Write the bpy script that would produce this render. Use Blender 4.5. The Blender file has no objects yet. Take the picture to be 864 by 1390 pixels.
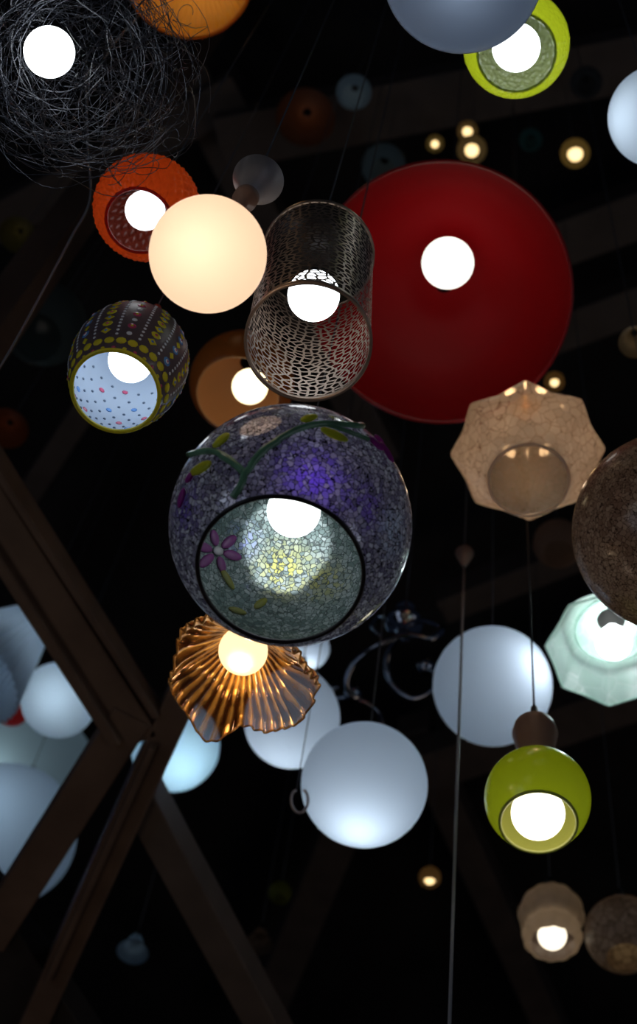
import bpy, bmesh, math, random
from mathutils import Vector, Matrix
random.seed(7)
PI=math.pi
F=2250.0; CX,CY=432.0,695.0; VPX,VPY=670.0,-500.0
n=Vector((VPX-CX,-(VPY-CY),-F)).normalized()
_x=Vector((1,0,0)); X=(_x-n*_x.dot(n)).normalized(); Y=n.cross(X)
R=Matrix((X,Y,n)); CAM=Vector((0,0,1.5)); CEIL=8.2
C=bpy.context.scene.collection
sc=bpy.context.scene
sc.view_settings.view_transform='Standard'
sc.view_settings.look='None'
def at(px,py,d): return CAM+R@(Vector((px-CX,-(py-CY),-F))*(d/F))
def raydir(px,py): return (R@Vector((px-CX,-(py-CY),-F))).normalized()
def onz(px,py,z):
    v=raydir(px,py); return CAM+v*((z-CAM.z)/v.z)
# ---------------- materials
def nm(name):
    m=bpy.data.materials.new(name); m.use_nodes=True
    nt=m.node_tree; nt.nodes.clear()
    return m,nt,nt.nodes,nt.links
def c4(c): return (c[0],c[1],c[2],1)
def finish(nt,shader,col,trans,transp=0,normal=None):
    N,L=nt.nodes,nt.links
    out=N.new('ShaderNodeOutputMaterial')
    s=shader
    if trans>0:
        t=N.new('ShaderNodeBsdfTranslucent'); mx=N.new('ShaderNodeMixShader'); mx.inputs[0].default_value=trans
        if isinstance(col,(tuple,list)): t.inputs[0].default_value=c4(col)
        else: L.new(col,t.inputs[0])
        L.new(s,mx.inputs[1]); L.new(t.outputs[0],mx.inputs[2]); s=mx.outputs[0]
    if transp>0:
        t=N.new('ShaderNodeBsdfTransparent'); mx=N.new('ShaderNodeMixShader'); mx.inputs[0].default_value=transp
        L.new(s,mx.inputs[1]); L.new(t.outputs[0],mx.inputs[2]); s=mx.outputs[0]
    L.new(s,out.inputs[0])
def M(name,col,rough=.4,metal=0,trans=0,tcol=None,transp=0,emit=None,es=0,bump=None,var=0,vscale=8,icol=None,spec=.4,coat=0):
    m,nt,N,L=nm(name)
    p=N.new('ShaderNodeBsdfPrincipled')
    p.inputs['Roughness'].default_value=rough; p.inputs['Metallic'].default_value=metal
    p.inputs['Specular IOR Level'].default_value=spec; p.inputs['Coat Weight'].default_value=coat; p.inputs['Coat Roughness'].default_value=.06
    if emit: p.inputs['Emission Color'].default_value=c4(emit); p.inputs['Emission Strength'].default_value=es
    tc=N.new('ShaderNodeTexCoord')
    src=tcol or col
    no=N.new('ShaderNodeTexNoise'); no.inputs['Scale'].default_value=vscale; no.inputs['Detail'].default_value=5
    L.new(tc.outputs['Object'],no.inputs['Vector'])
    rp=N.new('ShaderNodeValToRGB'); v=max(var,.06)
    rp.color_ramp.elements[0].position=.3; rp.color_ramp.elements[1].position=.7
    rp.color_ramp.elements[0].color=c4([a*(1-v) for a in col]); rp.color_ramp.elements[1].color=c4([min(1,a*(1+v)) for a in col])
    L.new(no.outputs['Fac'],rp.inputs[0]); co=rp.outputs[0]
    if icol:
        g=N.new('ShaderNodeNewGeometry'); mx=N.new('ShaderNodeMix'); mx.data_type='RGBA'
        L.new(g.outputs['Backfacing'],mx.inputs[0]); L.new(co,mx.inputs[6]); mx.inputs[7].default_value=c4(icol); co=mx.outputs[2]
    L.new(co,p.inputs['Base Color'])
    if bump:
        kind,scale,st=bump
        if kind=='noise':
            t=N.new('ShaderNodeTexNoise'); t.inputs['Scale'].default_value=scale; o=t.outputs['Fac']
        else:
            t=N.new('ShaderNodeTexVoronoi'); t.inputs['Scale'].default_value=scale; o=t.outputs['Distance']
        L.new(tc.outputs['Object'],t.inputs['Vector'])
        b=N.new('ShaderNodeBump'); b.inputs['Strength'].default_value=st; b.inputs['Distance'].default_value=.004
        L.new(o,b.inputs['Height']); L.new(b.outputs[0],p.inputs['Normal'])
    finish(nt,p.outputs[0],src,trans,transp)
    return m
def crackle(name,stops,line,scale,width,rough=.25,metal=0,trans=.3,nscale=9,chip=.5,transp=0,istops=None,iline=None,spots=(),bs=.6,warp=.012,coat=0,pdim=1.0):
    m,nt,N,L=nm(name)
    tc=N.new('ShaderNodeTexCoord')
    v=N.new('ShaderNodeTexVoronoi'); v.feature='DISTANCE_TO_EDGE'; v.inputs['Scale'].default_value=scale
    v2=N.new('ShaderNodeTexVoronoi'); v2.inputs['Scale'].default_value=scale
    no=N.new('ShaderNodeTexNoise'); no.inputs['Scale'].default_value=nscale; no.inputs['Detail'].default_value=3
    wn=N.new('ShaderNodeTexNoise'); wn.inputs['Scale'].default_value=scale*.7
    wm=N.new('ShaderNodeMix'); wm.data_type='VECTOR'; wm.inputs[0].default_value=warp
    L.new(tc.outputs['Object'],wn.inputs[0]); L.new(tc.outputs['Object'],wm.inputs[4]); L.new(wn.outputs['Color'],wm.inputs[5])
    for q in (v,v2): L.new(wm.outputs[1],q.inputs['Vector'])
    L.new(tc.outputs['Object'],no.inputs['Vector'])
    sep=N.new('ShaderNodeSeparateColor'); L.new(v2.outputs['Color'],sep.inputs[0])
    ad=N.new('ShaderNodeMath'); ad.operation='MULTIPLY_ADD'; ad.inputs[1].default_value=chip*.5; ad.inputs[2].default_value=-chip*.25
    L.new(sep.outputs[0],ad.inputs[0])
    sm=N.new('ShaderNodeMath'); sm.operation='ADD'; L.new(ad.outputs[0],sm.inputs[0]); L.new(no.outputs['Fac'],sm.inputs[1])
    def ramp(st):
        rp=N.new('ShaderNodeValToRGB'); cr=rp.color_ramp
        while len(cr.elements)<len(st): cr.elements.new(.5)
        for e,(pos,col) in zip(cr.elements,st): e.position=pos; e.color=c4(col)
        L.new(sm.outputs[0],rp.inputs[0]); return rp.outputs[0]
    def side(st,ln):
        co=ramp(st)
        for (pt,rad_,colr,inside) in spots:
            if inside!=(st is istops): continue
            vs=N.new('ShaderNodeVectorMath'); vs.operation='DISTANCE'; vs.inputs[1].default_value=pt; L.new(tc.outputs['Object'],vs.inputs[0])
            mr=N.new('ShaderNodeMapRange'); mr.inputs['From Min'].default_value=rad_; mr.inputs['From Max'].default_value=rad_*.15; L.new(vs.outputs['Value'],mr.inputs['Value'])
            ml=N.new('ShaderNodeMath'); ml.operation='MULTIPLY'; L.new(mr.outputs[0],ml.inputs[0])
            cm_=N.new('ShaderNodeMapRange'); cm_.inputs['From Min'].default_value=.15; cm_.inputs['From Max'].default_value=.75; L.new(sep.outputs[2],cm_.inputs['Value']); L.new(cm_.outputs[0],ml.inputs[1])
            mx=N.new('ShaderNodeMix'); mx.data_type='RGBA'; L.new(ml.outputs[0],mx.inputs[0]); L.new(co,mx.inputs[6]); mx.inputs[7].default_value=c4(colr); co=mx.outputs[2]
        mx=N.new('ShaderNodeMix'); mx.data_type='RGBA'; mx.inputs[6].default_value=c4(ln)
        L.new(lr.outputs[0],mx.inputs[0]); L.new(co,mx.inputs[7]); return mx.outputs[2]
    lr=N.new('ShaderNodeMapRange'); lr.inputs['From Min'].default_value=width*.5; lr.inputs['From Max'].default_value=width
    L.new(v.outputs['Distance'],lr.inputs['Value'])
    co=side(stops,line)
    if istops:
        ci=side(istops,iline); g=N.new('ShaderNodeNewGeometry'); mx=N.new('ShaderNodeMix'); mx.data_type='RGBA'
        L.new(g.outputs['Backfacing'],mx.inputs[0]); L.new(co,mx.inputs[6]); L.new(ci,mx.inputs[7]); co=mx.outputs[2]
    p=N.new('ShaderNodeBsdfPrincipled')
    if pdim<1:
        dm=N.new('ShaderNodeMix'); dm.data_type='RGBA'; dm.inputs[0].default_value=1-pdim; L.new(co,dm.inputs[6]); dm.inputs[7].default_value=(0,0,0,1); L.new(dm.outputs[2],p.inputs['Base Color'])
    else: L.new(co,p.inputs['Base Color'])
    p.inputs['Roughness'].default_value=rough; p.inputs['Metallic'].default_value=metal; p.inputs['Coat Weight'].default_value=coat; p.inputs['Coat Roughness'].default_value=.05
    b=N.new('ShaderNodeBump'); b.inputs['Strength'].default_value=bs; b.inputs['Distance'].default_value=.003
    hs=N.new('ShaderNodeMath'); hs.operation='ADD'; L.new(lr.outputs[0],hs.inputs[0]); L.new(sep.outputs[1],hs.inputs[1])
    L.new(hs.outputs[0],b.inputs['Height']); L.new(b.outputs[0],p.inputs['Normal'])
    finish(nt,p.outputs[0],co,trans,transp)
    return m
def perforated(name,col,ucirc,scale,th):
    m,nt,N,L=nm(name)
    tc=N.new('ShaderNodeTexCoord'); mp=N.new('ShaderNodeMapping'); mp.inputs['Scale'].default_value=(ucirc,1,1)
    L.new(tc.outputs['UV'],mp.inputs[0])
    v=N.new('ShaderNodeTexVoronoi'); v.voronoi_dimensions='2D'; v.feature='DISTANCE_TO_EDGE'; v.inputs['Scale'].default_value=scale; v.inputs['Randomness'].default_value=.8
    L.new(mp.outputs[0],v.inputs['Vector'])
    gt=N.new('ShaderNodeMath'); gt.operation='GREATER_THAN'; gt.inputs[1].default_value=th; L.new(v.outputs['Distance'],gt.inputs[0])
    p=N.new('ShaderNodeBsdfPrincipled'); p.inputs['Base Color'].default_value=c4(col); p.inputs['Metallic'].default_value=.45; p.inputs['Roughness'].default_value=.42
    t=N.new('ShaderNodeBsdfTransparent'); mx=N.new('ShaderNodeMixShader')
    L.new(gt.outputs[0],mx.inputs[0]); L.new(p.outputs[0],mx.inputs[1]); L.new(t.outputs[0],mx.inputs[2])
    o=N.new('ShaderNodeOutputMaterial'); L.new(mx.outputs[0],o.inputs[0])
    return m
def wood(name,c1,c2):
    m,nt,N,L=nm(name)
    tc=N.new('ShaderNodeTexCoord'); mp=N.new('ShaderNodeMapping'); mp.inputs['Scale'].default_value=(5,5,2)
    L.new(tc.outputs['Object'],mp.inputs[0])
    no=N.new('ShaderNodeTexNoise'); no.inputs['Scale'].default_value=1.5; no.inputs['Detail'].default_value=3; L.new(mp.outputs[0],no.inputs[0])
    rp=N.new('ShaderNodeValToRGB'); rp.color_ramp.elements[0].color=c4(c1); rp.color_ramp.elements[1].color=c4(c2)
    rp.color_ramp.elements[0].position=.3; rp.color_ramp.elements[1].position=.75
    L.new(no.outputs['Fac'],rp.inputs[0]); p=N.new('ShaderNodeBsdfPrincipled'); p.inputs['Roughness'].default_value=.55
    L.new(rp.outputs[0],p.inputs['Base Color']); finish(nt,p.outputs[0],c1,0)
    return m
def bulbm(name,col,es): return M(name,(.9,.9,.9),.3,emit=col,es=es)
COOL=bulbm('cool_white_bulb',(.9,.97,1),6); SOFT=bulbm('soft_cool_bulb',(.92,.97,1),3); WARM=bulbm('warm_white_bulb',(1,.78,.5),4.5); NEUT=bulbm('neutral_bulb',(1,.93,.82),2.2)
CREAM=bulbm('cream_bulb',(1,.74,.4),1.5)
DIMW=bulbm('amber_far_bulb',(1,.7,.32),2.0)
BLACK=M('black_plastic',(.012,.012,.014),.5); DARKM=M('dark_metal',(.05,.045,.045),.35,.7)
CORD=M('grey_cord',(.07,.07,.08),.5); CHROME=M('brushed_steel',(.55,.48,.46),.38,.7)
GREYC=M('light_grey_cord',(.3,.31,.34),.4)
# ---------------- mesh builder
class MB:
    def __init__(s): s.v=[];s.f=[];s.m=[];s.uv=[]
    def grid(s,rows,closed_u,mi,uvs=None):
        b=len(s.v); nr=len(rows); nc=len(rows[0])
        for r in rows: s.v.extend(r)
        for i in range(nr-1):
            for j in range(nc if closed_u else nc-1):
                k=(j+1)%nc
                s.f.append((b+i*nc+j,b+(i+1)*nc+j,b+(i+1)*nc+k,b+i*nc+k))
                s.m.append(mi[i] if isinstance(mi,list) else mi)
                v0=uvs[i] if uvs else i; v1=uvs[i+1] if uvs else i+1
                s.uv.append(((j/nc,v0),(j/nc,v1),((j+1)/nc,v1),((j+1)/nc,v0)))
    def lathe(s,prof,seg=64,mi=0,fn=None):
        rows=[];vv=[];acc=0;pr=None
        for i,(r,z) in enumerate(prof):
            if pr: acc+=math.hypot(r-pr[0],z-pr[1])
            pr=(r,z); vv.append(acc/100)
            row=[]
            for j in range(seg):
                th=2*PI*j/seg; rr,zz=(r,z) if fn is None else fn(th,r,z,acc)
                row.append(Vector((rr*math.cos(th),rr*math.sin(th),zz)))
            rows.append(row)
        s.grid(rows,True,mi,vv); return s
    def shell(s,prof,t,seg=64,fn=None,fni=None):
        inn=[]
        for i,(r,z) in enumerate(prof):
            a=prof[max(0,i-1)];b=prof[min(len(prof)-1,i+1)]
            dr,dz=b[0]-a[0],b[1]-a[1]; l=math.hypot(dr,dz) or 1
            inn.append((max(.2,r+dz/l*t),z-dr/l*t))
        s.lathe(prof,seg,0,fn)
        inn2=[prof[-1]]+inn[::-1]
        s.lathe(inn2,seg,1,fni or fn); return s
    def tube(s,pts,r,sides=8,mi=0,closed=False,caps=True):
        pts=[Vector(p) for p in pts]; N=len(pts); rows=[]
        up=Vector((.3,.2,1)).normalized(); prev=None
        for i,p in enumerate(pts):
            a=pts[(i-1)%N] if (closed or i>0) else p; b=pts[(i+1)%N] if (closed or i<N-1) else p
            t=(b-a).normalized()
            if prev is None:
                q=t.cross(up)
                if q.length<.05: q=t.cross(Vector((1,0,0)))
                q.normalize()
            else:
                q=prev-t*prev.dot(t); q.normalize()
            prev=q; w=t.cross(q)
            rr=r[i] if isinstance(r,(list,tuple)) else r
            rows.append([p+(q*math.cos(2*PI*k/sides)+w*math.sin(2*PI*k/sides))*rr for k in range(sides)])
        if closed: rows.append(rows[0])
        s.grid(rows,True,mi)
        if caps and not closed:
            b=len(s.v); s.v.extend(rows[0]); s.v.extend(rows[-1])
            s.f.append(tuple(range(b,b+sides)));s.m.append(mi);s.uv.append(((0,0),)*sides)
            s.f.append(tuple(range(b+2*sides-1,b+sides-1,-1)));s.m.append(mi);s.uv.append(((0,0),)*sides)
        return s
    def ell(s,c,ax,ay,az,a,b,cc,mi=0,seg=14,rings=8):
        rows=[]
        for i in range(rings+1):
            ph=PI*i/rings; z=math.cos(ph); q=max(1e-4,math.sin(ph))
            rows.append([c+ax*(a*q*math.cos(2*PI*j/seg))+ay*(b*q*math.sin(2*PI*j/seg))+az*(cc*z) for j in range(seg)])
        s.grid(rows,True,mi); return s
    def box(s,c,ax,ay,az,mi=0):
        b=len(s.v)
        for i in (-1,1):
            for j in (-1,1):
                for k in (-1,1): s.v.append(c+ax*i+ay*j+az*k)
        for f in ((0,1,3,2),(4,6,7,5),(0,4,5,1),(2,3,7,6),(0,2,6,4),(1,5,7,3)):
            s.f.append(tuple(b+q for q in f)); s.m.append(mi); s.uv.append(((0,0),(1,0),(1,1),(0,1)))
        return s
def build(name,mb,mats,parent=None,xf=None,smooth=True,bevel=0):
    me=bpy.data.meshes.new(name)
    vs=[xf(v) for v in mb.v] if xf else mb.v
    me.from_pydata([tuple(v) for v in vs],[],mb.f)
    ul=me.uv_layers.new(name='UVMap'); i=0
    for uv in mb.uv:
        for q in uv: ul.data[i].uv=q; i+=1
    for m in (mats if isinstance(mats,(list,tuple)) else [mats]): me.materials.append(m)
    for p,mi in zip(me.polygons,mb.m): p.material_index=min(mi,len(me.materials)-1); p.use_smooth=smooth
    bm=bmesh.new(); bm.from_mesh(me); bmesh.ops.remove_doubles(bm,verts=bm.verts,dist=2e-5); bm.to_mesh(me); bm.free()
    o=bpy.data.objects.new(name,me); C.objects.link(o)
    if parent: o.parent=parent
    if bevel:
        b=o.modifiers.new('bevel','BEVEL'); b.width=bevel; b.segments=2
    return o
def tag(o,label,cat,group=None):
    o['label']=label; o['category']=cat
    if group: o['group']=group
    return o
def thing(name,loc,label,cat,group=None):
    o=bpy.data.objects.new(name,None); C.objects.link(o); o.location=loc; o.empty_display_size=.05
    return tag(o,label,cat,group)
def plight(loc,e,col,r=.02):
    l=bpy.data.lights.new('inner_light','POINT'); l.energy=e; l.color=col; l.shadow_soft_size=r
    o=bpy.data.objects.new('inner_light',l); C.objects.link(o); o.location=loc; return o
class Lamp:
    def __init__(s,name,px,py,d,label,cat='pendant lamp',group=None,lean=(0,0)):
        s.p=at(px,py,d); s.k=d/F; s.o=thing(name,s.p,label,cat,group)
        ax=(Vector((0,0,1))+R@Vector((lean[0],lean[1],0))).normalized()
        s.T=Vector((0,0,1)).rotation_difference(ax).to_matrix()
    def xf(s,v): return s.T@(v*s.k)
    def part(s,name,mb,mats,parent=None,label=None,raw=False,smooth=True):
        o=build(name,mb,mats,parent or s.o,None if raw else s.xf,smooth)
        if label: o['label']=label
        return o
    def bulb(s,z,r,mat,socket=True,xy=(0,0),neck=True):
        mb=MB(); pr=[(.01,z-r)]+[(r*math.sin(a),z-r*math.cos(a)) for a in [PI*i/16 for i in range(1,13)]]+[(r*.42,z+r*1.15),(r*.4,z+r*1.4)]
        mb.lathe(pr,32)
        for v in mb.v: v.x+=xy[0]; v.y+=xy[1]
        b=s.part('bulb',mb,mat)
        if socket:
            m2=MB().lathe([(r*.41,z+r*1.3),(r*.5,z+r*1.35),(r*.5,z+r*2.1),(r*.2,z+r*2.25),(.01,z+r*2.25)],20)
            for v in m2.v: v.x+=xy[0]; v.y+=xy[1]
            s.part('socket',m2,BLACK,b)
    def lat(s,name,prof,mat,seg=40,parent=None,label=None,fn=None): return s.part(name,MB().lathe(prof,seg,0,fn),mat,parent,label)
    def ring(s,name,r,z,rt,mat,parent=None,fn=None,acc=0,N=72):
        pts=[]
        for j in range(N):
            th=2*PI*j/N; rr,zz=(r,z) if fn is None else fn(th,r,z,acc); pts.append(Vector((rr*math.cos(th),rr*math.sin(th),zz)))
        return s.part(name,MB().tube(pts,rt,8,closed=True),mat,parent)
    def cord(s,z,mat=None,r=.0013):
        a=s.xf(Vector((0,0,z))); b=Vector((a.x,a.y,CEIL-s.p.z))
        s.part('cord',MB().tube([a,a.lerp(b,.5),b],r,6),mat or CORD,raw=True)
def sph(Rr,a,top=8,N=26,sz=1.0):
    f0=math.asin(min(1,top/Rr)); f1=PI-math.asin(min(1,a/Rr))
    return [(Rr*math.sin(f0+(f1-f0)*i/N),sz*Rr*math.cos(f0+(f1-f0)*i/N)) for i in range(N+1)]
def smoothprof(pts,sub=6):
    P=[Vector(p) for p in pts]; out=[]
    for i in range(len(P)-1):
        p0=P[max(0,i-1)];p1=P[i];p2=P[i+1];p3=P[min(len(P)-1,i+2)]
        for j in range(sub):
            t=j/sub; q=.5*((2*p1)+(p2-p0)*t+(2*p0-5*p1+4*p2-p3)*t*t+(-p0+3*p1-3*p2+p3)*t**3)
            out.append(q)
    out.append(P[-1]); return out
def sp2(pts,sub=6): return [(max(.01,q[0]),q[1]) for q in smoothprof([(a,b,0) for a,b in pts],sub)]
# =============== SETTING
cm=M('dark_ceiling_boards',(.018,.015,.014),.8,var=.6,vscale=2); fm=M('concrete_floor',(.05,.05,.055),.7,var=.3)
def slab(name,c,h,mat):
    o=build(name,MB().box(Vector(c),Vector((h[0],0,0)),Vector((0,h[1],0)),Vector((0,0,h[2]))),mat,smooth=False); o['kind']='structure'; return o
slab('ceiling',(0,3,CEIL+.1),(7,9,.1),cm); slab('floor',(0,3,-.1),(7,9,.1),fm); slab('wall_back',(0,12.1,CEIL/2),(7,.1,CEIL/2),cm)
W1=wood('dark_timber',(.1,.058,.04),(.18,.11,.075)); W2=wood('blackened_timber',(.09,.065,.052),(.14,.1,.08)); W3=wood('black_timber',(.02,.016,.014),(.035,.027,.024))  # third timber tone is the darkest, for one lattice beam
def beammb(p,q,w,h,up=Vector((0,0,1))):
    t=(q-p).normalized(); sd=t.cross(up).normalized(); u=sd.cross(t)
    return MB().box((p+q)/2,t*((q-p).length/2),sd*(w/2),u*(h/2))
ti=1
for a,b,w,z in (((300,190),(960,60),.2,7.6),((690,350),(960,250),.18,7.6),((690,470),(960,370),.15,7.6),((470,1075),(960,905),.2,7.6),((340,1420),(480,1080),.18,7.7),((-60,820),(150,500),.1,7.6),((240,60),(520,620),.16,7.8),((560,980),(760,1420),.15,7.8),((-60,330),(330,120),.15,7.7),((600,820),(900,700),.12,7.7)):
    o=build('trim_%d'%ti,beammb(onz(*a,z),onz(*b,z),w,.16),W2,smooth=False,bevel=.006); o['kind']='structure'; ti+=1
# lattice lower left
ZL=4.2
j0=onz(195,985,ZL)
fr=thing('timber_lattice',j0,'dark timber lattice frame crossing diagonally at the lower left of the lamps','timber frame')
def lb(name,a,b,w,h,z=ZL,m=W1):
    p=onz(*a,z)-j0; q=onz(*b,z)-j0
    return build(name,beammb(p,q,w,h),m,fr,smooth=False,bevel=.004)
lb('beam',(-90,545),(193,992),.095,.09); lb('beam',(-90,615),(160,1004),.024,.05,ZL-.04); lb('beam',(-90,500),(214,968),.016,.04,ZL-.035)
lb('beam',(264,903),(40,1400),.06,.09); lb('beam',(183,962),(-14,1270),.08,.06,ZL-.02); lb('beam',(208,1010),(64,1330),.014,.04,ZL-.05)
lb('beam',(190,1070),(380,1420),.075,.08,ZL+.03,W2); lb('beam',(-90,1160),(120,1470),.19,.08,ZL+.02,W3)
pp=onz(-90,560,ZL)-j0; hp=(CEIL-ZL)/2-.005
build('post',MB().box(Vector((pp.x,pp.y,hp)),Vector((.04,0,0)),Vector((0,.04,0)),Vector((0,0,hp))),W1,fr,smooth=False)
# =============== 12 purple mosaic globe
def hit(px,py,c,r,far=False):
    d=raydir(px,py); oc=CAM-c; b=oc.dot(d); q=b*b-(oc.dot(oc)-r*r)
    q=math.sqrt(max(q,0)); return CAM+d*((-b+q) if far else (-b-q))
RR=165
L=Lamp('pendant_lamp',394,713,1.7,'large violet crackle mosaic glass globe with green vines, at the centre of the picture')
K_=L.k*RR
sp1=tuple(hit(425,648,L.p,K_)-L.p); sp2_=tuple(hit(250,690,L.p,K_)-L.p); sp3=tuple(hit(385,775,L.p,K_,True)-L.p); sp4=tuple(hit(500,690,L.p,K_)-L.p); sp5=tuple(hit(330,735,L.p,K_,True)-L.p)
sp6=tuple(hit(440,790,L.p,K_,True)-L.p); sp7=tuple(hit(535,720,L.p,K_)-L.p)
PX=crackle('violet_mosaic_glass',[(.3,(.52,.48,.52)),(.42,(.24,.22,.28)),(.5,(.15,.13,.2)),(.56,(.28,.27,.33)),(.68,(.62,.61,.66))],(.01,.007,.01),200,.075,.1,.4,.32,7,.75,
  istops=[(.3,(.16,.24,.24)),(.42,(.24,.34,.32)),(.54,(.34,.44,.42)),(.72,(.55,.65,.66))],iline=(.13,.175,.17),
  spots=((sp1,.05,(.25,.13,.8),False),(sp2_,.04,(.16,.1,.4),False),(sp4,.035,(.22,.14,.5),False),(sp7,.035,(.5,.58,.7),False),(sp3,.045,(.85,.82,.18),True),(sp6,.035,(.65,.65,.2),True),(sp5,.028,(.4,.48,.9),True)),warp=.006,coat=.4,bs=.6)  # first violet spot paints the bulb's glow into the chip colour
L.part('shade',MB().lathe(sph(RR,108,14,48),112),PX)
DBR=M('dark_rim',(.02,.013,.012),.35)
L.ring('rim',108,-124,3.2,DBR)
L.bulb(42,37,bulbm('cool_bulb_in_globe',(.9,.97,1),4.2))
plight(L.p+(Vector(sp1))*.8,.04,(.55,.42,1),.008)  # violet light added behind the front wall to make it glow
L.lat('cap',[(.01,205),(10,205),(14,180),(26,170),(28,162),(20,160)],DARKM)
L.cord(205)
VG=M('vine_green',(.24,.5,.28),.2,var=.4,vscale=40,trans=.2,coat=.5); LY=M('leaf_yellow',(.95,.95,.06),.3,trans=.35); PU=M('petal_purple',(.6,.05,.45),.3,trans=.3); WH=M('white_glaze',(.3,.3,.3),.3)
PI2=M('inner_petal',(.26,.06,.24),.4,trans=.3,transp=.35); LY2=M('inner_leaf',(.3,.3,.05),.4,trans=.3,transp=.4)
def pathon(L,pts,r,sub=5,far=False,off=0):
    q=smoothprof([(a,b,0) for a,b in pts],sub)
    return [hit(p[0],p[1],L.p,r,far)-L.p for p in q]
def leafon(L,name,p1,p2,wpx,r,mat,far=False):
    a=hit(*p1,L.p,r,far); b=hit(*p2,L.p,r,far); c=(a+b)/2; nn=(c-L.p).normalized()
    t=(b-a); ln=t.length/2; t=(t-nn*t.dot(nn)).normalized(); s=nn.cross(t); c=L.p+nn*r
    L.part(name,MB().ell(c-L.p,t,s,nn,ln,wpx*L.k,3.5*L.k),mat,raw=True)
rs=K_+.0016
for pts,w in (([(256,617),(285,612),(310,622),(332,640),(348,622),(372,600),(405,582),(440,575),(492,578)],4.4),([(332,640),(328,656),(316,675)],5),([(440,575),(470,585),(500,596)],3),([(330,640),(318,630),(300,618)],5),([(340,632),(356,612),(378,598)],5)):
    L.part('vine',MB().tube(pathon(L,pts,rs),w*L.k,8),VG,raw=True)
for a,b,w in (((258,643),(288,629),9),((289,608),(311,588),10),((434,582),(472,599),9),((408,572),(430,564),7)): leafon(L,'leaf',a,b,w,rs,LY)
for a,b,w in (((500,592),(520,612),10),((516,600),(532,628),9),((510,588),(526,598),7),((243,690),(250,662),7),((252,655),(263,640),6)): leafon(L,'petal',a,b,w,rs,PU)
ri=K_-.002
cx,cy=296,748
for k in range(6):
    a=k*PI/3+.3; ca,sa=math.cos(a),math.sin(a)
    leafon(L,'petal',(cx+ca*7,cy+sa*7),(cx+ca*34,cy+sa*30),7.5,ri,PI2,True)
leafon(L,'flower_center',(cx-7,cy),(cx+7,cy),7,ri,WH,True)
for a,b in (((345,825),(362,812)),((310,825),(335,832)),((300,770),(318,800))): leafon(L,'leaf',a,b,6,ri,LY2,True)
# =============== 8 perforated cylinder
PF=perforated('perforated_bronze',(.34,.25,.19),5.34,8,.145)
BR=M('bronze_band',(.45,.33,.25),.3,.6)
L=Lamp('pendant_lamp',418,465,1.85,'cylindrical bronze metal lamp perforated with a lacy pebble pattern, open at the bottom',lean=(-.055,0))
sh=L.part('shade',MB().lathe([(85,355)]+[(85,355-355*i/12) for i in range(1,13)],96),PF)
for z in (0,355): L.lat('band',[(86,z-2),(87.5,z-2),(87.5,z+8),(83.5,z+8),(83.5,z-2),(86,z-2)],BR,72)
L.lat('top_plate',[(.01,356),(85,356),(85,353),(.01,353)],DARKM)
L.bulb(180,38,SOFT)
L.lat('cap',[(.01,480),(5,480),(14,440),(16,380),(24,357)],M('brown_cap',(.1,.06,.05),.4))
L.cord(478)
# =============== 7 warm opal globe
OP=M('warm_opal_glass',(.4,.32,.25),.3,trans=.6,tcol=(1,.84,.66),emit=(1,.75,.53),es=1.15,spec=.1)
L=Lamp('pendant_lamp',282,345,1.72,'plain glowing peach white opal ball lamp beside the perforated cylinder',lean=(.085,0.02))
L.lat('globe',sph(80,.2,18,32),OP,64)
plight(L.p+R@Vector((-.05*80*L.k,.0,.45*80*L.k)),.05,(1,.85,.68),.008)
L.lat('stem',[(18,78),(20,95),(8,105),(8,225),(19,232),(19,250)],M('brown_stem',(.35,.2,.14),.4))
L.lat('cup',[(9,240),(14,250),(17,270),(24,296),(40,332),(38,334),(22,296),(.01,290)],M('flared_steel',(.6,.5,.46),.42,.35),48)
L.cord(290)
# =============== 9 red dome
RO=M('red_lacquer',(.4,.005,.01),.3,trans=.08,spec=.25); RI=M('deep_red_inner',(.3,.002,.005),.42,spec=.06)
L=Lamp('pendant_lamp',598,398,3.0,'very large glossy deep red dome lamp, widest of all, right of the cylinder lamp',lean=(0,-.27))
L.part('shade',MB().shell(sp2([(14,165),(60,158),(115,125),(152,75),(172,22),(177,-8)],8),3,128),[RO,RI])
L.ring('rim',176,-9,2.2,M('red_rim',(.4,.006,.012),.3))
L.bulb(66,36,NEUT,xy=(6,-36))
L.lat('cap',[(.01,215),(12,215),(14,185),(30,165)],DARKM); L.cord(213)
# =============== 6 orange quilted globe
def quilt(N,Mv,h):
    def fn(th,r,z,a):
        u=th*N/2; v=a*Mv
        return r+h*abs(math.sin(u+v))*abs(math.sin(u-v))-h*.5,z
    return fn
OR=M('orange_quilted_glass',(.9,.085,.012),.25,trans=.35,tcol=(1,.1,.01),spec=.35,icol=(.16,.03,.02))
L=Lamp('pendant_lamp',199,282,2.25,'small round orange red glass lamp with quilted diamond pattern, behind the opal ball')
L.part('shade',MB().lathe(sph(72,45,12,96),240,0,quilt(28,.16,3.4)),OR); L.ring('rim',44,-56,2.4,OR)
L.bulb(-12,27,SOFT)
L.lat('cap',[(.01,120),(8,120),(12,90),(22,72)],DARKM); L.cord(118)
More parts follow.
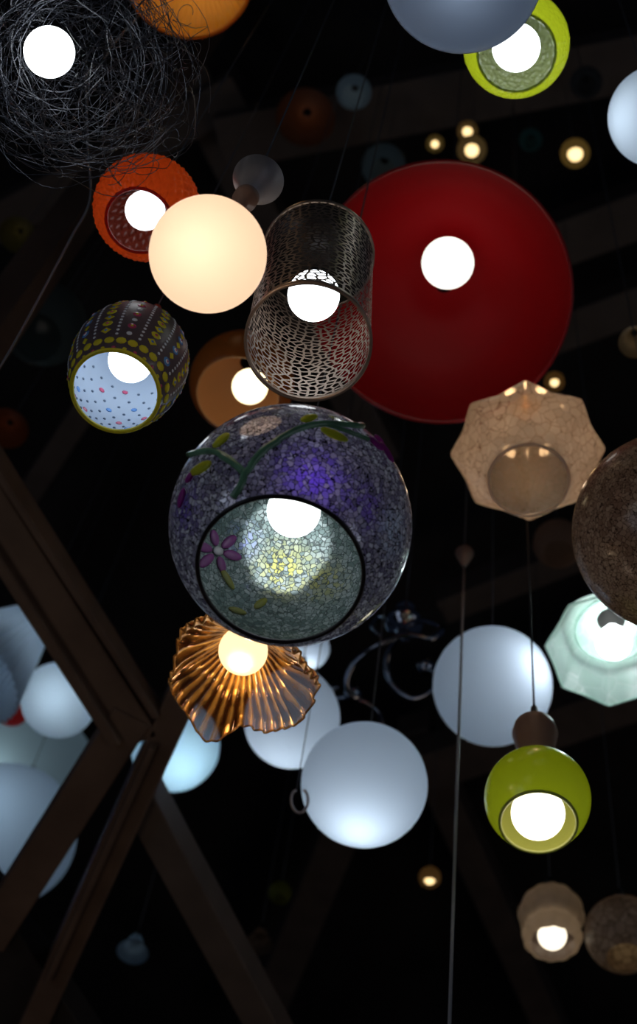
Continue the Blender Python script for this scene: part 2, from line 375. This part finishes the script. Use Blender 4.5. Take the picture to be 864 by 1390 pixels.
# =============== 10 dotted barrel lamp
BB=M('brown_enamel',(.14,.1,.11),.35,trans=.06); BI=M('white_enamel_inner',(.45,.54,.66),.5)
YB=M('yellow_bead',(.95,.82,.05),.15,trans=.15); WB=M('white_bead',(.85,.88,.95),.15); BLB=M('blue_bead',(.14,.34,.75),.15); RB=M('rose_bead',(.65,.1,.2),.15); GBD=M('slate_bead',(.12,.17,.25),.4)
L=Lamp('pendant_lamp',176,492,2.1,'barrel shaped brown lamp inlaid with yellow, white and blue beads')
bp=sp2([(14,98),(38,94),(58,75),(74,38),(79,0),(75,-45),(66,-78),(58,-96)],7)
shd=L.part('shade',MB().shell(bp,3,80),[BB,BI])
def rad(z):
    for (r0,z0),(r1,z1) in zip(bp,bp[1:]):
        if z0>=z>=z1: t=(z0-z)/max(1e-6,z0-z1); return r0+(r1-r0)*t,math.atan2(r0-r1,z0-z1)
    return bp[-1][0],0
mb=MB()
def bead(th,z,a,b,mi,h=.9,sg=8):
    r,sl=rad(z); ct,st=math.cos(th),math.sin(th)
    nn=Vector((ct*math.cos(sl),st*math.cos(sl),-math.sin(sl))); tt=Vector((-st,ct,0)); uu=nn.cross(tt)
    mb.ell(Vector((r*ct,r*st,z)),tt,uu,nn,a,b,h,mi,sg,6)
NC=28
for c in range(NC):
    th=2*PI*c/NC
    kind=c%4
    for i in range(10):
        z=84-i*16
        if kind==0:
            bead(th,z,7.5,7,1,.9,4 if i%2 else 8); bead(th,z,2.6,2.6,(3,2)[i%2],1.8)
        elif kind==2:
            k3=(i*2+c//4)%4
            if k3==0: bead(th,z-4,7,7,2); bead(th,z-4,4,4,0,1.7); bead(th,z-4,2,2,3,2.4)
            elif k3==1: bead(th,z-4,6,6,3); bead(th,z-4,2.6,2.6,1,1.8)
            elif k3==2: bead(th,z-4,5,7,1,.9,4)
            else: bead(th,z-4,4,4,0)
        else:
            bead(th,z,2.3,2.3,0); bead(th,z-8,2.3,2.3,0)
for c in range(26):
    th=2*PI*c/26; bead(th,-80,7.2,6.5,1,1.6); bead(th+PI/26,-92,3,2.5,3 if c%2 else 1,1.4)
for q,z in enumerate((-80,-62,-44,-26,-8,10,28,46)):
    nn_=22
    for i in range(nn_):
        r0,sl=rad(z); rr=r0-3.5
        th=2*PI*(i+.5*(q%2))/nn_; ct,st=math.cos(th),math.sin(th); big=(i+q*2)%5==0
        mb.ell(Vector((rr*ct,rr*st,z)),Vector((-st,ct,0)),Vector((0,0,1)),Vector((ct,st,0)),4.5 if big else 2.2,5 if big else 2.2,1.6,(2 if i%2 else 3) if big else 4,8,6)
L.part('bead_inlay',mb,[WB,YB,BLB,RB,GBD],shd)
L.ring('rim',58,-97,3,YB)
L.bulb(8,31,SOFT)
L.lat('cap',[(.01,205),(7,205),(14,170),(22,120),(34,98)],M('red_orange_cap',(.5,.04,.01),.3)); L.cord(203)
# =============== 11 tan orange lamp
L=Lamp('pendant_lamp',328,519,3.1,'dim orange brown globe lamp with tan interior, half hidden behind the cylinder lamp')
L.part('shade',MB().shell(sph(71,56,12,30),2.5,64),[M('burnt_orange_glass',(.65,.17,.02),.35,trans=.12),M('tan_inner',(.33,.16,.075),.6)])
L.bulb(-22,24,bulbm('warm_yellow_bulb',(1,.85,.5),3.0),xy=(14,-4)); L.lat('cap',[(.01,110),(10,110),(20,70)],DARKM); L.cord(108)
# =============== 4 lime lamp top
LG=M('lime_bubbled_glass',(.4,.46,.015),.25,trans=.35,tcol=(.6,.68,.02),icol=(.26,.3,.14),bump=('v',140,1.0),spec=.6)
L=Lamp('pendant_lamp',700,60,2.5,'lime green bubbled glass ball lamp at the top, with pale grey green interior')
L.part('shade',MB().lathe(sph(72,51,12,40),80),LG); L.ring('rim',51,-51,2.5,LG); L.bulb(-20,32,COOL)
L.lat('cap',[(.01,120),(8,120),(22,71)],DARKM); L.cord(118)
# =============== 17 green lamp lower
GG=M('green_glass',(.34,.45,.014),.22,trans=.2,tcol=(.42,.54,.015),icol=(.38,.38,.1),spec=.6)
L=Lamp('pendant_lamp',729,1084,2.45,'plain smooth green ball lamp with wooden cap, at the lower right')
L.part('shade',MB().lathe(sph(72,52,12,40),80),GG); L.ring('rim',51,-51,2.4,GG); L.bulb(-32,36,bulbm('bright_cream_bulb',(1,.93,.72),3.5))
L.lat('cap',[(.01,178),(10,178),(30,165),(33,150),(26,110),(24,72)],M('wood_cap',(.4,.24,.17),.45)); L.lat('cord_grip',[(.01,215),(5,215),(8,185),(10,176)],BLACK); L.cord(213,BLACK,.0018)
# =============== 18 scalloped frosted
def f8(th,r,z,a):
    w=min(1,max(0,(z+54)/50))*min(1,max(0.15,(150-z)/90)); c=(1-abs(math.sin(4*th+.35)))**.9
    return r*(1+.115*w*(c-.4)),z+3*w*c
ST=crackle('amber_veined_frost',[(.35,(.6,.52,.45)),(.65,(.8,.7,.62))],(.3,.18,.12),60,.03,.1,0,.68,10,.5,transp=.3,bs=.35,pdim=.25,coat=1)
L=Lamp('pendant_lamp',716,628,2.95,'glowing frosted amber eight pointed scalloped glass shade, just below the red dome')
L.part('shade',MB().lathe(sp2([(22,185),(26,165),(38,135),(56,100),(76,68),(93,44),(99,30),(88,8),(68,-22),(57,-42),(53,-54)],6),192,0,f8),ST)
L.ring('rim_ring',53,-54,2.4,M('clear_ring',(.8,.7,.6),.1,trans=.4,tcol=(1,.85,.7),coat=1))
L.lat('bottom_glass',[(53,-52),(30,-47),(.1,-45)],crackle('bottom_frost',[(.35,(.7,.5,.3)),(.65,(.85,.65,.42))],(.95,.8,.6),48,.02,.08,0,.6,10,.4,transp=.72,bs=.3,pdim=.2,coat=.8),48)
plight(L.p+Vector((0,0,128*L.k)),.34,(1,.6,.28),.012); plight(L.p+Vector((0,0,24*L.k)),.2,(1,.7,.46),.012)
L.lat('cap',[(.01,225),(8,225),(12,200),(23,192),(23,184)],M('brass_cap',(.4,.25,.1),.3,.6)); L.cord(223)
# =============== 19 brown crackle globe
L=Lamp('pendant_lamp',914,722,2.35,'big brown grey crackle glass globe cut by the right edge')
L.part('shade',MB().lathe(sph(137,50,16,30),80),crackle('brown_crackle',[(.35,(.3,.22,.2)),(.65,(.5,.41,.38))],(.07,.045,.04),150,.06,.25,.1,.4,9,.8,coat=.3))
L.bulb(0,30,DIMW); L.lat('cap',[(.01,180),(12,180),(28,136)],DARKM); L.cord(178)
# =============== 20 pale scalloped lamp
L=Lamp('pendant_lamp',832,868,3.1,'pale mint frosted scalloped glass lamp with bright white bulb, under the brown crackle globe')
PG=crackle('mint_frost',[(.35,(.6,.76,.7)),(.65,(.75,.9,.85))],(.9,.98,.95),30,.02,.12,0,.55,8,.5,transp=.15,bs=.3,pdim=.9,coat=.6)
fm8=lambda th,r,z,a:(r*(1+.09*((1-abs(math.sin(4*th)))-.4)*max(0,min(1,(60-z)/80))),z)
L.part('shade',MB().lathe(sp2([(20,50),(44,44),(62,28),(74,6),(82,-14),(87,-24)],6),192,0,fm8),PG)
L.ring('rim',87,-24,1.8,PG,None,fm8,N=192)
L.bulb(-8,24,COOL,False); L.ring('inner_ring',50,24,3,PG); plight(L.p+Vector((0,0,26*L.k)),.8,(.82,1,.95),.01); plight(L.p+Vector((0,0,-38*L.k)),.4,(.82,1,.97),.01)
L.lat('cap',[(.01,110),(8,110),(24,48)],DARKM); L.cord(108)
# =============== 13 amber ruffled shell
NR=36
m,nt,N_,K=nm('amber_fluted_glass')
tc=N_.new('ShaderNodeTexCoord'); no=N_.new('ShaderNodeTexNoise'); no.inputs['Scale'].default_value=34; no.inputs['Detail'].default_value=4; K.new(tc.outputs['Object'],no.inputs[0])
sx=N_.new('ShaderNodeSeparateXYZ'); K.new(tc.outputs['UV'],sx.inputs[0])
mu=N_.new('ShaderNodeMath'); mu.operation='MULTIPLY'; mu.inputs[1].default_value=2*PI*NR; K.new(sx.outputs[0],mu.inputs[0])
cs=N_.new('ShaderNodeMath'); cs.operation='COSINE'; K.new(mu.outputs[0],cs.inputs[0])
ma=N_.new('ShaderNodeMath'); ma.operation='MULTIPLY_ADD'; ma.inputs[1].default_value=.2; K.new(cs.outputs[0],ma.inputs[0]); K.new(no.outputs['Fac'],ma.inputs[2])
rp=N_.new('ShaderNodeValToRGB'); rp.color_ramp.elements[0].color=(.14,.04,.005,1); rp.color_ramp.elements[1].color=(1,.55,.14,1); rp.color_ramp.elements[0].position=.36; rp.color_ramp.elements[1].position=.7
K.new(ma.outputs[0],rp.inputs[0]); p=N_.new('ShaderNodeBsdfPrincipled'); K.new(rp.outputs[0],p.inputs['Base Color']); p.inputs['Metallic'].default_value=.7; p.inputs['Roughness'].default_value=.07; p.inputs['Coat Weight'].default_value=1; p.inputs['Coat Roughness'].default_value=.02
finish(nt,p.outputs[0],rp.outputs[0],.3,.22); AM=m
def ruff(th,r,z,a):
    w=min(1,max(0,(r-16)/75)); q=w*w
    return r*(1+.025*w*math.cos(NR*th))*(1+.07*q*math.sin(3*th+.8)+.05*q*math.cos(th+.6)+.025*q*math.sin(7*th)), z+14*q*math.sin(5*th+1)+6*q*math.sin(9*th)+(1.5+4*w)*math.cos(NR*th)
L=Lamp('pendant_lamp',325,903,2.2,'amber fluted glass lamp with ruffled shell shaped rim, under the violet mosaic globe')
L.part('shade',MB().lathe(sp2([(14,88),(20,72),(30,54),(46,32),(68,6),(88,-14),(97,-34)],7),576,0,ruff),AM)
L.ring('rim',97,-34,1.6,AM,None,ruff,N=576)
L.bulb(36,34,CREAM); plight(L.p+Vector((0,0,-5*L.k)),.12,(1,.78,.5),.006); plight(L.p+Vector((0,.06,60*L.k)),.14,(1,.75,.45),.01)
L.lat('cap',[(.01,150),(8,150),(12,110),(22,80)],DARKM); L.cord(148)
# =============== frosted white globes
FRO=M('frosted_white_glass',(.22,.28,.38),.5,trans=.65,tcol=(.78,.88,1.0))
def frosted(px,py,d,r,sz,label,e,off=(0,-.4),a=.45,col=(.84,.93,1),prof=None,capm=DARKM,mat=FRO):
    L=Lamp('pendant_lamp',px,py,d,label)
    L.lat('shade',prof or sph(r,.2,r*.2,28,sz),mat,64)
    zt=(prof[0][1] if prof else r*sz)
    L.lat('cap',[(.01,zt+r*.5),(r*.08,zt+r*.5),(r*.12,zt+r*.2),(r*.22,zt*.98)],capm)
    L.cord(zt+r*.48)
    pos=L.p+R@Vector((off[0]*r*L.k,off[1]*r*L.k,a*r*L.k)); rr=r*L.k
    plight(pos,e*rr*rr*60*.6,col,rr*.1)
    return L
frosted(494,1065,3.0,86,.97,'frosted white ball lamp low in the middle, left of the hanging rod',.5,(-.06,-.33),.4)
frosted(668,931,3.5,81,1.03,'frosted white oval ball lamp to the right of the chrome scrolls',.46,(.45,.26),.42)
frosted(397,972,3.7,66,1,'white pear shaped frosted lamp partly behind the amber ruffled lamp',.5,(-.1,-.4),.3,prof=sp2([(14,110),(26,85),(50,45),(64,5),(60,-35),(38,-62),(.1,-74)],6))
frosted(417,880,4.6,30,1,'small white frosted lamp peeking out beneath the violet mosaic globe',.5)
frosted(893,158,2.6,68,1.1,'white frosted globe lamp cut by the right edge, high up',.45,(-.4,-.1),.3)
frosted(238,1012,4.8,60,1.1,'cyan white oval globe lamp glowing behind the timber lattice crossing',.6,(.1,-.2),.5,col=(.6,.9,1))
frosted(80,950,4.6,52,.95,'small white globe lamp in the upper corner of the lattice opening',.36,(0,.1),.4,col=(.75,.92,1))
frosted(8,1132,5.0,96,1.0,'large dull blue grey globe lamp low in the lattice opening',.18,(-.1,.3),.4,col=(.65,.85,1))
frosted(40,1046,6.0,92,.75,'wide flattened pale grey globe lamp in the middle of the lattice opening',.12,(-.3,.1),.4,col=(.7,.95,.95))
L=Lamp('pendant_lamp',2,880,4.3,'white pleated fluted shade at the left edge above the lattice opening',lean=(.5,.1))
L.part('shade',MB().lathe([(18,76),(34,56),(46,24),(54,0),(66,-32),(78,-66)],288,0,lambda th,r,z,a:(r*(1+.035*math.cos(36*th)),z)),FRO); plight(L.p,.13,(.7,.88,1),.02); L.cord(76)
L=Lamp('pendant_lamp',17,962,5.0,'small red glass lamp at the left edge inside the lattice opening')
L.lat('shade',sph(24,.2,5,20),M('red_small_glass',(.4,.02,.02),.3,trans=.4)); plight(L.p,.02,(1,.4,.3),.01); L.cord(23)
# =============== 2 amber ribbed dish, 3 grey-blue bowl
AG=M('amber_glow_glass',(.85,.38,.03),.3,trans=.4,tcol=(1,.5,.04))
L=Lamp('pendant_lamp',257,-42,3.2,'amber orange ribbed glass bowl lamp cut by the top edge')
rib=lambda th,r,z,a:(r*(1+.02*math.cos(56*th)),z)
L.part('shade',MB().lathe(sp2([(12,55),(45,48),(75,25),(88,0),(88,-12)],7),448,0,rib),AG); L.ring('rim',88,-13,3,AG); L.bulb(12,22,WARM); plight(L.p,.4,(1,.8,.45),.015)
L.lat('cap',[(.01,100),(8,100),(20,54)],DARKM); L.cord(98)
GB=M('satin_grey_blue_glass',(.3,.35,.43),.4,trans=.25)
L=Lamp('pendant_lamp',628,-38,2.0,'wide satin grey blue bowl lamp cut by the top edge, left of the lime ball')
L.lat('shade',sp2([(14,50),(60,45),(98,20),(107,0),(106,-8),(92,-22),(50,-34),(.1,-38)],7),GB,96); L.ring('rim',107,-2,2.5,M('pale_glass_rim',(.7,.8,.9),.2,trans=.3))
plight(L.p+Vector((0,0,.0)),.22,(.8,.9,1),.02)
L.lat('cap',[(.01,100),(8,100),(22,50)],DARKM); L.cord(98)
# =============== 1 wire nest lamp
SW=M('silver_wire',(.12,.125,.15),.28,.8)
L=Lamp('pendant_lamp',112,88,1.8,'tangled silver wire nest lamp in the top left corner')
bxy=(R@Vector((-36,26,0)))
d0=(CAM-L.p).normalized()
bc=Vector((bxy.x,bxy.y,-30))
mb=MB(); rg=random.Random(3)
def clear(q):
    w=q-bc; t=w.dot(d0)
    return t>0 and (w-d0*t).length<36
def addwire(pts,r):
    run=[]
    for p in pts:
        if clear(p):
            if len(run)>2: mb.tube(run,r,4,0)
            run=[]
        else: run.append(p)
    if len(run)>2: mb.tube(run,r,4,0)
for i in range(135):
    ax=Vector((rg.gauss(0,1),rg.gauss(0,1),rg.gauss(0,1))).normalized()
    u=ax.orthogonal().normalized(); w=ax.cross(u); r0=rg.uniform(95,155)*(1 if rg.random()<.8 else 1.08); cof=Vector((rg.gauss(0,14),rg.gauss(0,14),rg.gauss(0,8)))
    a0=rg.uniform(0,2*PI); span=rg.uniform(2,6); ns=int(span*9); p1,p2=rg.uniform(0,6),rg.uniform(0,6); pts=[]
    for k in range(ns+1):
        a=a0+span*k/ns; rr=r0*(1+.08*math.sin(3*a+p1)+.02*math.sin(9*a+p2))
        q=u*math.cos(a)*rr+w*math.sin(a)*rr+ax*(10*math.sin(4*a+p2)); q.z*=.8; pts.append(cof+q)
    addwire(pts,.5)
for i in range(80):
    d=Vector((rg.gauss(0,1),rg.gauss(0,1),rg.gauss(0,1))).normalized(); c=d*rg.uniform(125,160); c.z*=.8
    u=d.orthogonal().normalized(); w=d.cross(u)*.6+d*.8; rr=rg.uniform(8,22); a0=rg.uniform(0,6)
    addwire([c+u*math.cos(a0+t*.35)*rr*(1+t*.02)+w*math.sin(a0+t*.35)*rr for t in range(17)],.5)
L.part('wire_shade',mb,SW)
L.bulb(-30,34,COOL,xy=tuple(bxy[:2]))
L.lat('cap',[(.01,160),(8,160),(16,110),(16,60)],BLACK); L.cord(158)
# =============== 21, 22 small tulip lamps
L=Lamp('pendant_lamp',748,1248,3.9,'small cream glass lamp with lit open mouth at the bottom right')
tf=lambda th,r,z,a:(r*(1+.025*math.cos(12*th)),z)
L.part('shade',MB().lathe(sp2([(12,46),(32,38),(43,18),(44,0),(36,-14),(36,-20),(40,-28),(38,-40),(30,-48)],6),144,0,tf),M('cream_frosted_glass',(.22,.165,.14),.4,trans=.35,tcol=(.5,.38,.28))); L.bulb(-32,19,bulbm('cream_bulb_bright',(1,.88,.66),2.2),False)
L.lat('cap',[(.01,80),(6,80),(14,44)],DARKM); L.cord(78)
L=Lamp('pendant_lamp',846,1268,3.8,'dim speckled beige glass lamp at the bottom right corner')
L.part('shade',MB().lathe(sph(53,26,10,24),64),crackle('beige_speckle',[(.35,(.2,.15,.13)),(.65,(.36,.3,.27))],(.1,.07,.05),45,.06,.4,0,.3,10,.5)); L.bulb(5,14,DIMW); L.lat('cap',[(.01,85),(6,85),(16,52)],DARKM); L.cord(83)
# =============== chrome scroll chandelier
L=Lamp('chandelier',548,850,3.9,'dark chrome scroll arm chandelier between the two frosted ball lamps','chandelier')
DC=M('dark_chrome',(.3,.31,.36),.12,1)
L.lat('column',sp2([(.1,60),(5,58),(14,46),(7,34),(22,16),(26,4),(12,-8),(6,-20),(10,-28),(.1,-36)],5),DC,32)
def arm(pts,r=4.5):
    q=smoothprof([(a,b,c) for a,b,c in pts],6)
    L.part('arm',MB().tube([at(p[0],p[1],p[2])-L.p for p in q],[r*L.k]*len(q),8),DC,raw=True)
arm([(548,850,3.9),(572,842,3.85),(600,852,3.8),(585,866,3.78),(550,862,3.78),(512,876,3.78),(482,898,3.8),(470,925,3.82),(478,945,3.84)])
arm([(548,858,3.9),(530,880,3.95),(524,905,3.97),(533,930,3.97),(560,948,3.95),(588,936,3.93),(590,915,3.93),(578,908,3.93)])
arm([(478,945,3.84),(455,948,3.86),(448,940,3.86),(460,932,3.86)],3.5)
arm([(455,948,3.86),(490,952,3.86),(512,966,3.86),(520,990,3.88)],3.5)
arm([(548,850,3.9),(520,835,4.0),(505,850,4.05),(515,862,4.05)],4)
for (a,b,c) in ((478,945,3.84),(578,908,3.93)):
    q=at(a,b,c)-L.p; mbc=MB().lathe([(.1,-4),(10,-2),(14,8),(12,10),(5,4),(.1,3)],24)
    build('candle_cup',mbc,DC,L.o,lambda v,q=q,k=L.k:v*k+q)
L.cord(58)
# =============== hook, rod, cables
h0=at(402,1088,2.9)
o=thing('wire_hook',h0,'small twisted chrome wire hook hanging left of the low frosted ball','hook')
pts=[Vector((math.cos(a)*.012+ .0008*t,math.sin(a)*.02,0)) for t,a in enumerate([PI*.5+i*.45 for i in range(15)])]
build('loop',MB().tube([R@p for p in pts],.0024,8),CHROME,o)
tp=R@Vector((0,.02,0)); build('wire',MB().tube([tp,tp+Vector((0,0,.3)),Vector((tp.x,tp.y,CEIL-h0.z))],.001,6),CORD,o)
b0=at(608,1440,2.2)
vt=raydir(641,758); hb=math.hypot(b0.x-CAM.x,b0.y-CAM.y); ztop=CAM.z+vt.z/math.hypot(vt.x,vt.y)*hb
o=thing('hanging_rod',b0,'long thin grey rod hanging straight down right of the low frosted ball','rod')
build('rod',MB().tube([Vector((0,0,0)),Vector((0,0,(ztop-b0.z)/2)),Vector((0,0,ztop-b0.z))],.0026,8),GREYC,o)
build('bracket',MB().lathe([(.001,-.03),(.006,-.028),(.014,0),(.02,.02),(.012,.03),(.004,.05),(.001,.05)],20),M('brown_bracket',(.2,.14,.12),.5),o,lambda v:v+Vector((0,0,ztop-b0.z)))
build('cord',MB().tube([Vector((0,0,ztop-b0.z+.04)),Vector((0,0,CEIL-b0.z))],.0012,6),CORD,o)
q=smoothprof([tuple(at(*a)) for a in ((-60,590,2.1),(2,495,2.2),(50,410,2.3),(95,325,2.4),(122,270,2.5),(119,200,2.7),(116,100,2.9))],6)
q+= [Vector((q[-1].x,q[-1].y,CEIL))]
tag(build('power_cable',MB().tube(q,.0017,6),GREYC),'thin grey cable slanting down from the wire nest to the left edge','cable')
# =============== far lamps
def far(px,py,d,r,col,label,bulb=None,shape='globe',br=.4,tr=.3,rough=.5,dim=.3,e=0):
    L=Lamp('pendant_lamp',px,py,d,label)
    m_=M('far_glass',tuple(c*dim for c in col),rough,trans=tr,tcol=col,spec=.1)
    if shape=='globe': pr=sph(r,r*.6,r*.2,20)
    elif shape=='bell': pr=sp2([(r*.2,r*.9),(r*.4,r*.7),(r*.6,r*.1),(r,-r*.5)],5)
    else: pr=sp2([(r*.15,r*.5),(r*.6,r*.35),(r*.95,0),(r,-r*.15)],5)
    L.part('shade',MB().lathe(pr,40),m_)
    if bulb: L.bulb(-r*.2,r*br,bulb,False)
    if e: plight(L.p+Vector((0,0,r*.15*L.k)),e*(r*L.k)**2*30,(1,.92,.85),.01)
    L.lat('cap',[(.01,r*1.5),(r*.1,r*1.5),(r*.25,pr[0][1])],DARKM,16); L.cord(r*1.48)
    return L
far(480,125,5.0,24,(.3,.42,.5),'faint blue grey lamp far up between the cords',None,dim=.8,e=.08)
far(415,158,5.9,40,(.5,.13,.03),'dim rust orange dome lamp high above the opal ball',None,shape='dish',dim=.3,e=.03)
far(520,225,5.4,30,(.28,.4,.45),'faint pale glass lamp just above the left edge of the red dome',None,dim=.4,e=.04)
far(780,208,5.2,20,(.3,.25,.12),'tiny warm lit lamp far back at the upper right',DIMW,br=.5)
far(640,203,5.4,20,(.25,.22,.16),'tiny warm lit lamp seen above the red dome',DIMW,br=.45)
far(634,178,5.8,14,(.25,.2,.12),'tiny yellowish lamp right under the grey blue bowl',DIMW,br=.45)
far(583,1191,5.4,15,(.2,.14,.08),'tiny orange lit lamp left of the rod near the bottom',DIMW,br=.5)
far(757,738,4.6,34,(.42,.26,.18),'dim pinkish glass lamp between the scalloped lamp and crackle globe',None,dim=.5,e=.03)
far(862,460,3.4,24,(.4,.28,.14),'small bronze textured lamp cut by the right edge beside the red dome',None,shape='bell',dim=.7,e=.06)
far(60,440,4.2,58,(.15,.2,.2),'dark smoked glass lamp far left above the barrel lamp',None,rough=.15,dim=.4,e=.015)
far(92,412,4.8,9,(.3,.4,.42),'tiny pale blue glint within the gloom at the left, shaped as a lit lamp',bulbm('far_cyan_glint',(.6,.9,1),.5),br=.6)  # glint modelled as a tiny glowing lamp; no lamp there
far(182,1285,4.8,22,(.25,.4,.55),'blue glint shaped as a bell lamp at the bottom left below the lattice',None,shape='bell',dim=.5,e=.05)  # curved blue glint built as a bell shade, not a lamp
far(380,1212,5.2,16,(.2,.22,.03),'dim olive green lamp below the frosted balls',None,dim=.4,e=.03)
far(25,318,4.6,26,(.35,.28,.05),'dim olive yellow glint shaped as a lamp at the far left under the wire nest',None,shape='dish',dim=.2,e=.03)  # warm glint added as a dish shade with a weak light
far(352,1275,5.4,20,(.3,.2,.14),'dim brown lamp low behind the frosted balls',None,shape='bell',dim=.2,e=.02)
far(752,518,4.8,14,(.3,.2,.1),'tiny amber lit lamp between the red dome and the scalloped lamp',DIMW,br=.4)
far(720,190,5.6,16,(.1,.3,.3),'tiny teal glass lamp far back at the upper right',None,dim=.3,e=.03)
far(10,580,4.6,30,(.5,.1,.02),'dim rust coloured lamp at the left edge below the barrel lamp',None,shape='dish',dim=.25,e=.02)
far(590,195,5.9,12,(.3,.27,.14),'tiny yellow lit lamp above the top left of the red dome',DIMW,br=.4)
far(795,112,5.7,22,(.2,.22,.24),'faint grey glass lamp right of the lime ball lamp',None,dim=.25,e=.02)
# =============== lights / world / camera
w=bpy.data.worlds.new('World'); sc.world=w; w.use_nodes=True
w.node_tree.nodes['Background'].inputs[0].default_value=(.35,.5,.85,1); w.node_tree.nodes['Background'].inputs[1].default_value=.02
def area(loc,target,size,e,col):  # soft fills added: bluish for the lamp shades, warm for lattice and beams
    l=bpy.data.lights.new('area_fill','AREA'); l.size=size; l.energy=e; l.color=col
    o=bpy.data.objects.new('area_fill',l); C.objects.link(o); o.location=loc
    o.rotation_euler=(Vector(target)-Vector(loc)).to_track_quat('-Z','Y').to_euler()
area((-3.5,-1.5,1.2),(0,1.2,3.5),2.0,10,(.7,.82,1)); area((3.5,.5,1.0),(0,1.5,4),1.6,6,(.8,.88,1))
area((-1.6,2.2,2.2),(-1,2.6,4.2),.6,1.4,(1,.76,.56)); area((2.5,4.5,2.5),(.5,2.5,8),1.5,5,(1,.8,.62))
cam=bpy.data.cameras.new('camera'); co=bpy.data.objects.new('camera',cam); C.objects.link(co)
co.matrix_world=Matrix.Translation(CAM)@R.to_4x4()
cam.sensor_fit='VERTICAL'; cam.sensor_height=36; cam.sensor_width=36*864/1390; cam.lens=36*F/1390
cam.dof.use_dof=True; cam.dof.focus_distance=1.95; cam.dof.aperture_fstop=5.6
cam.clip_start=.05
sc.camera=co
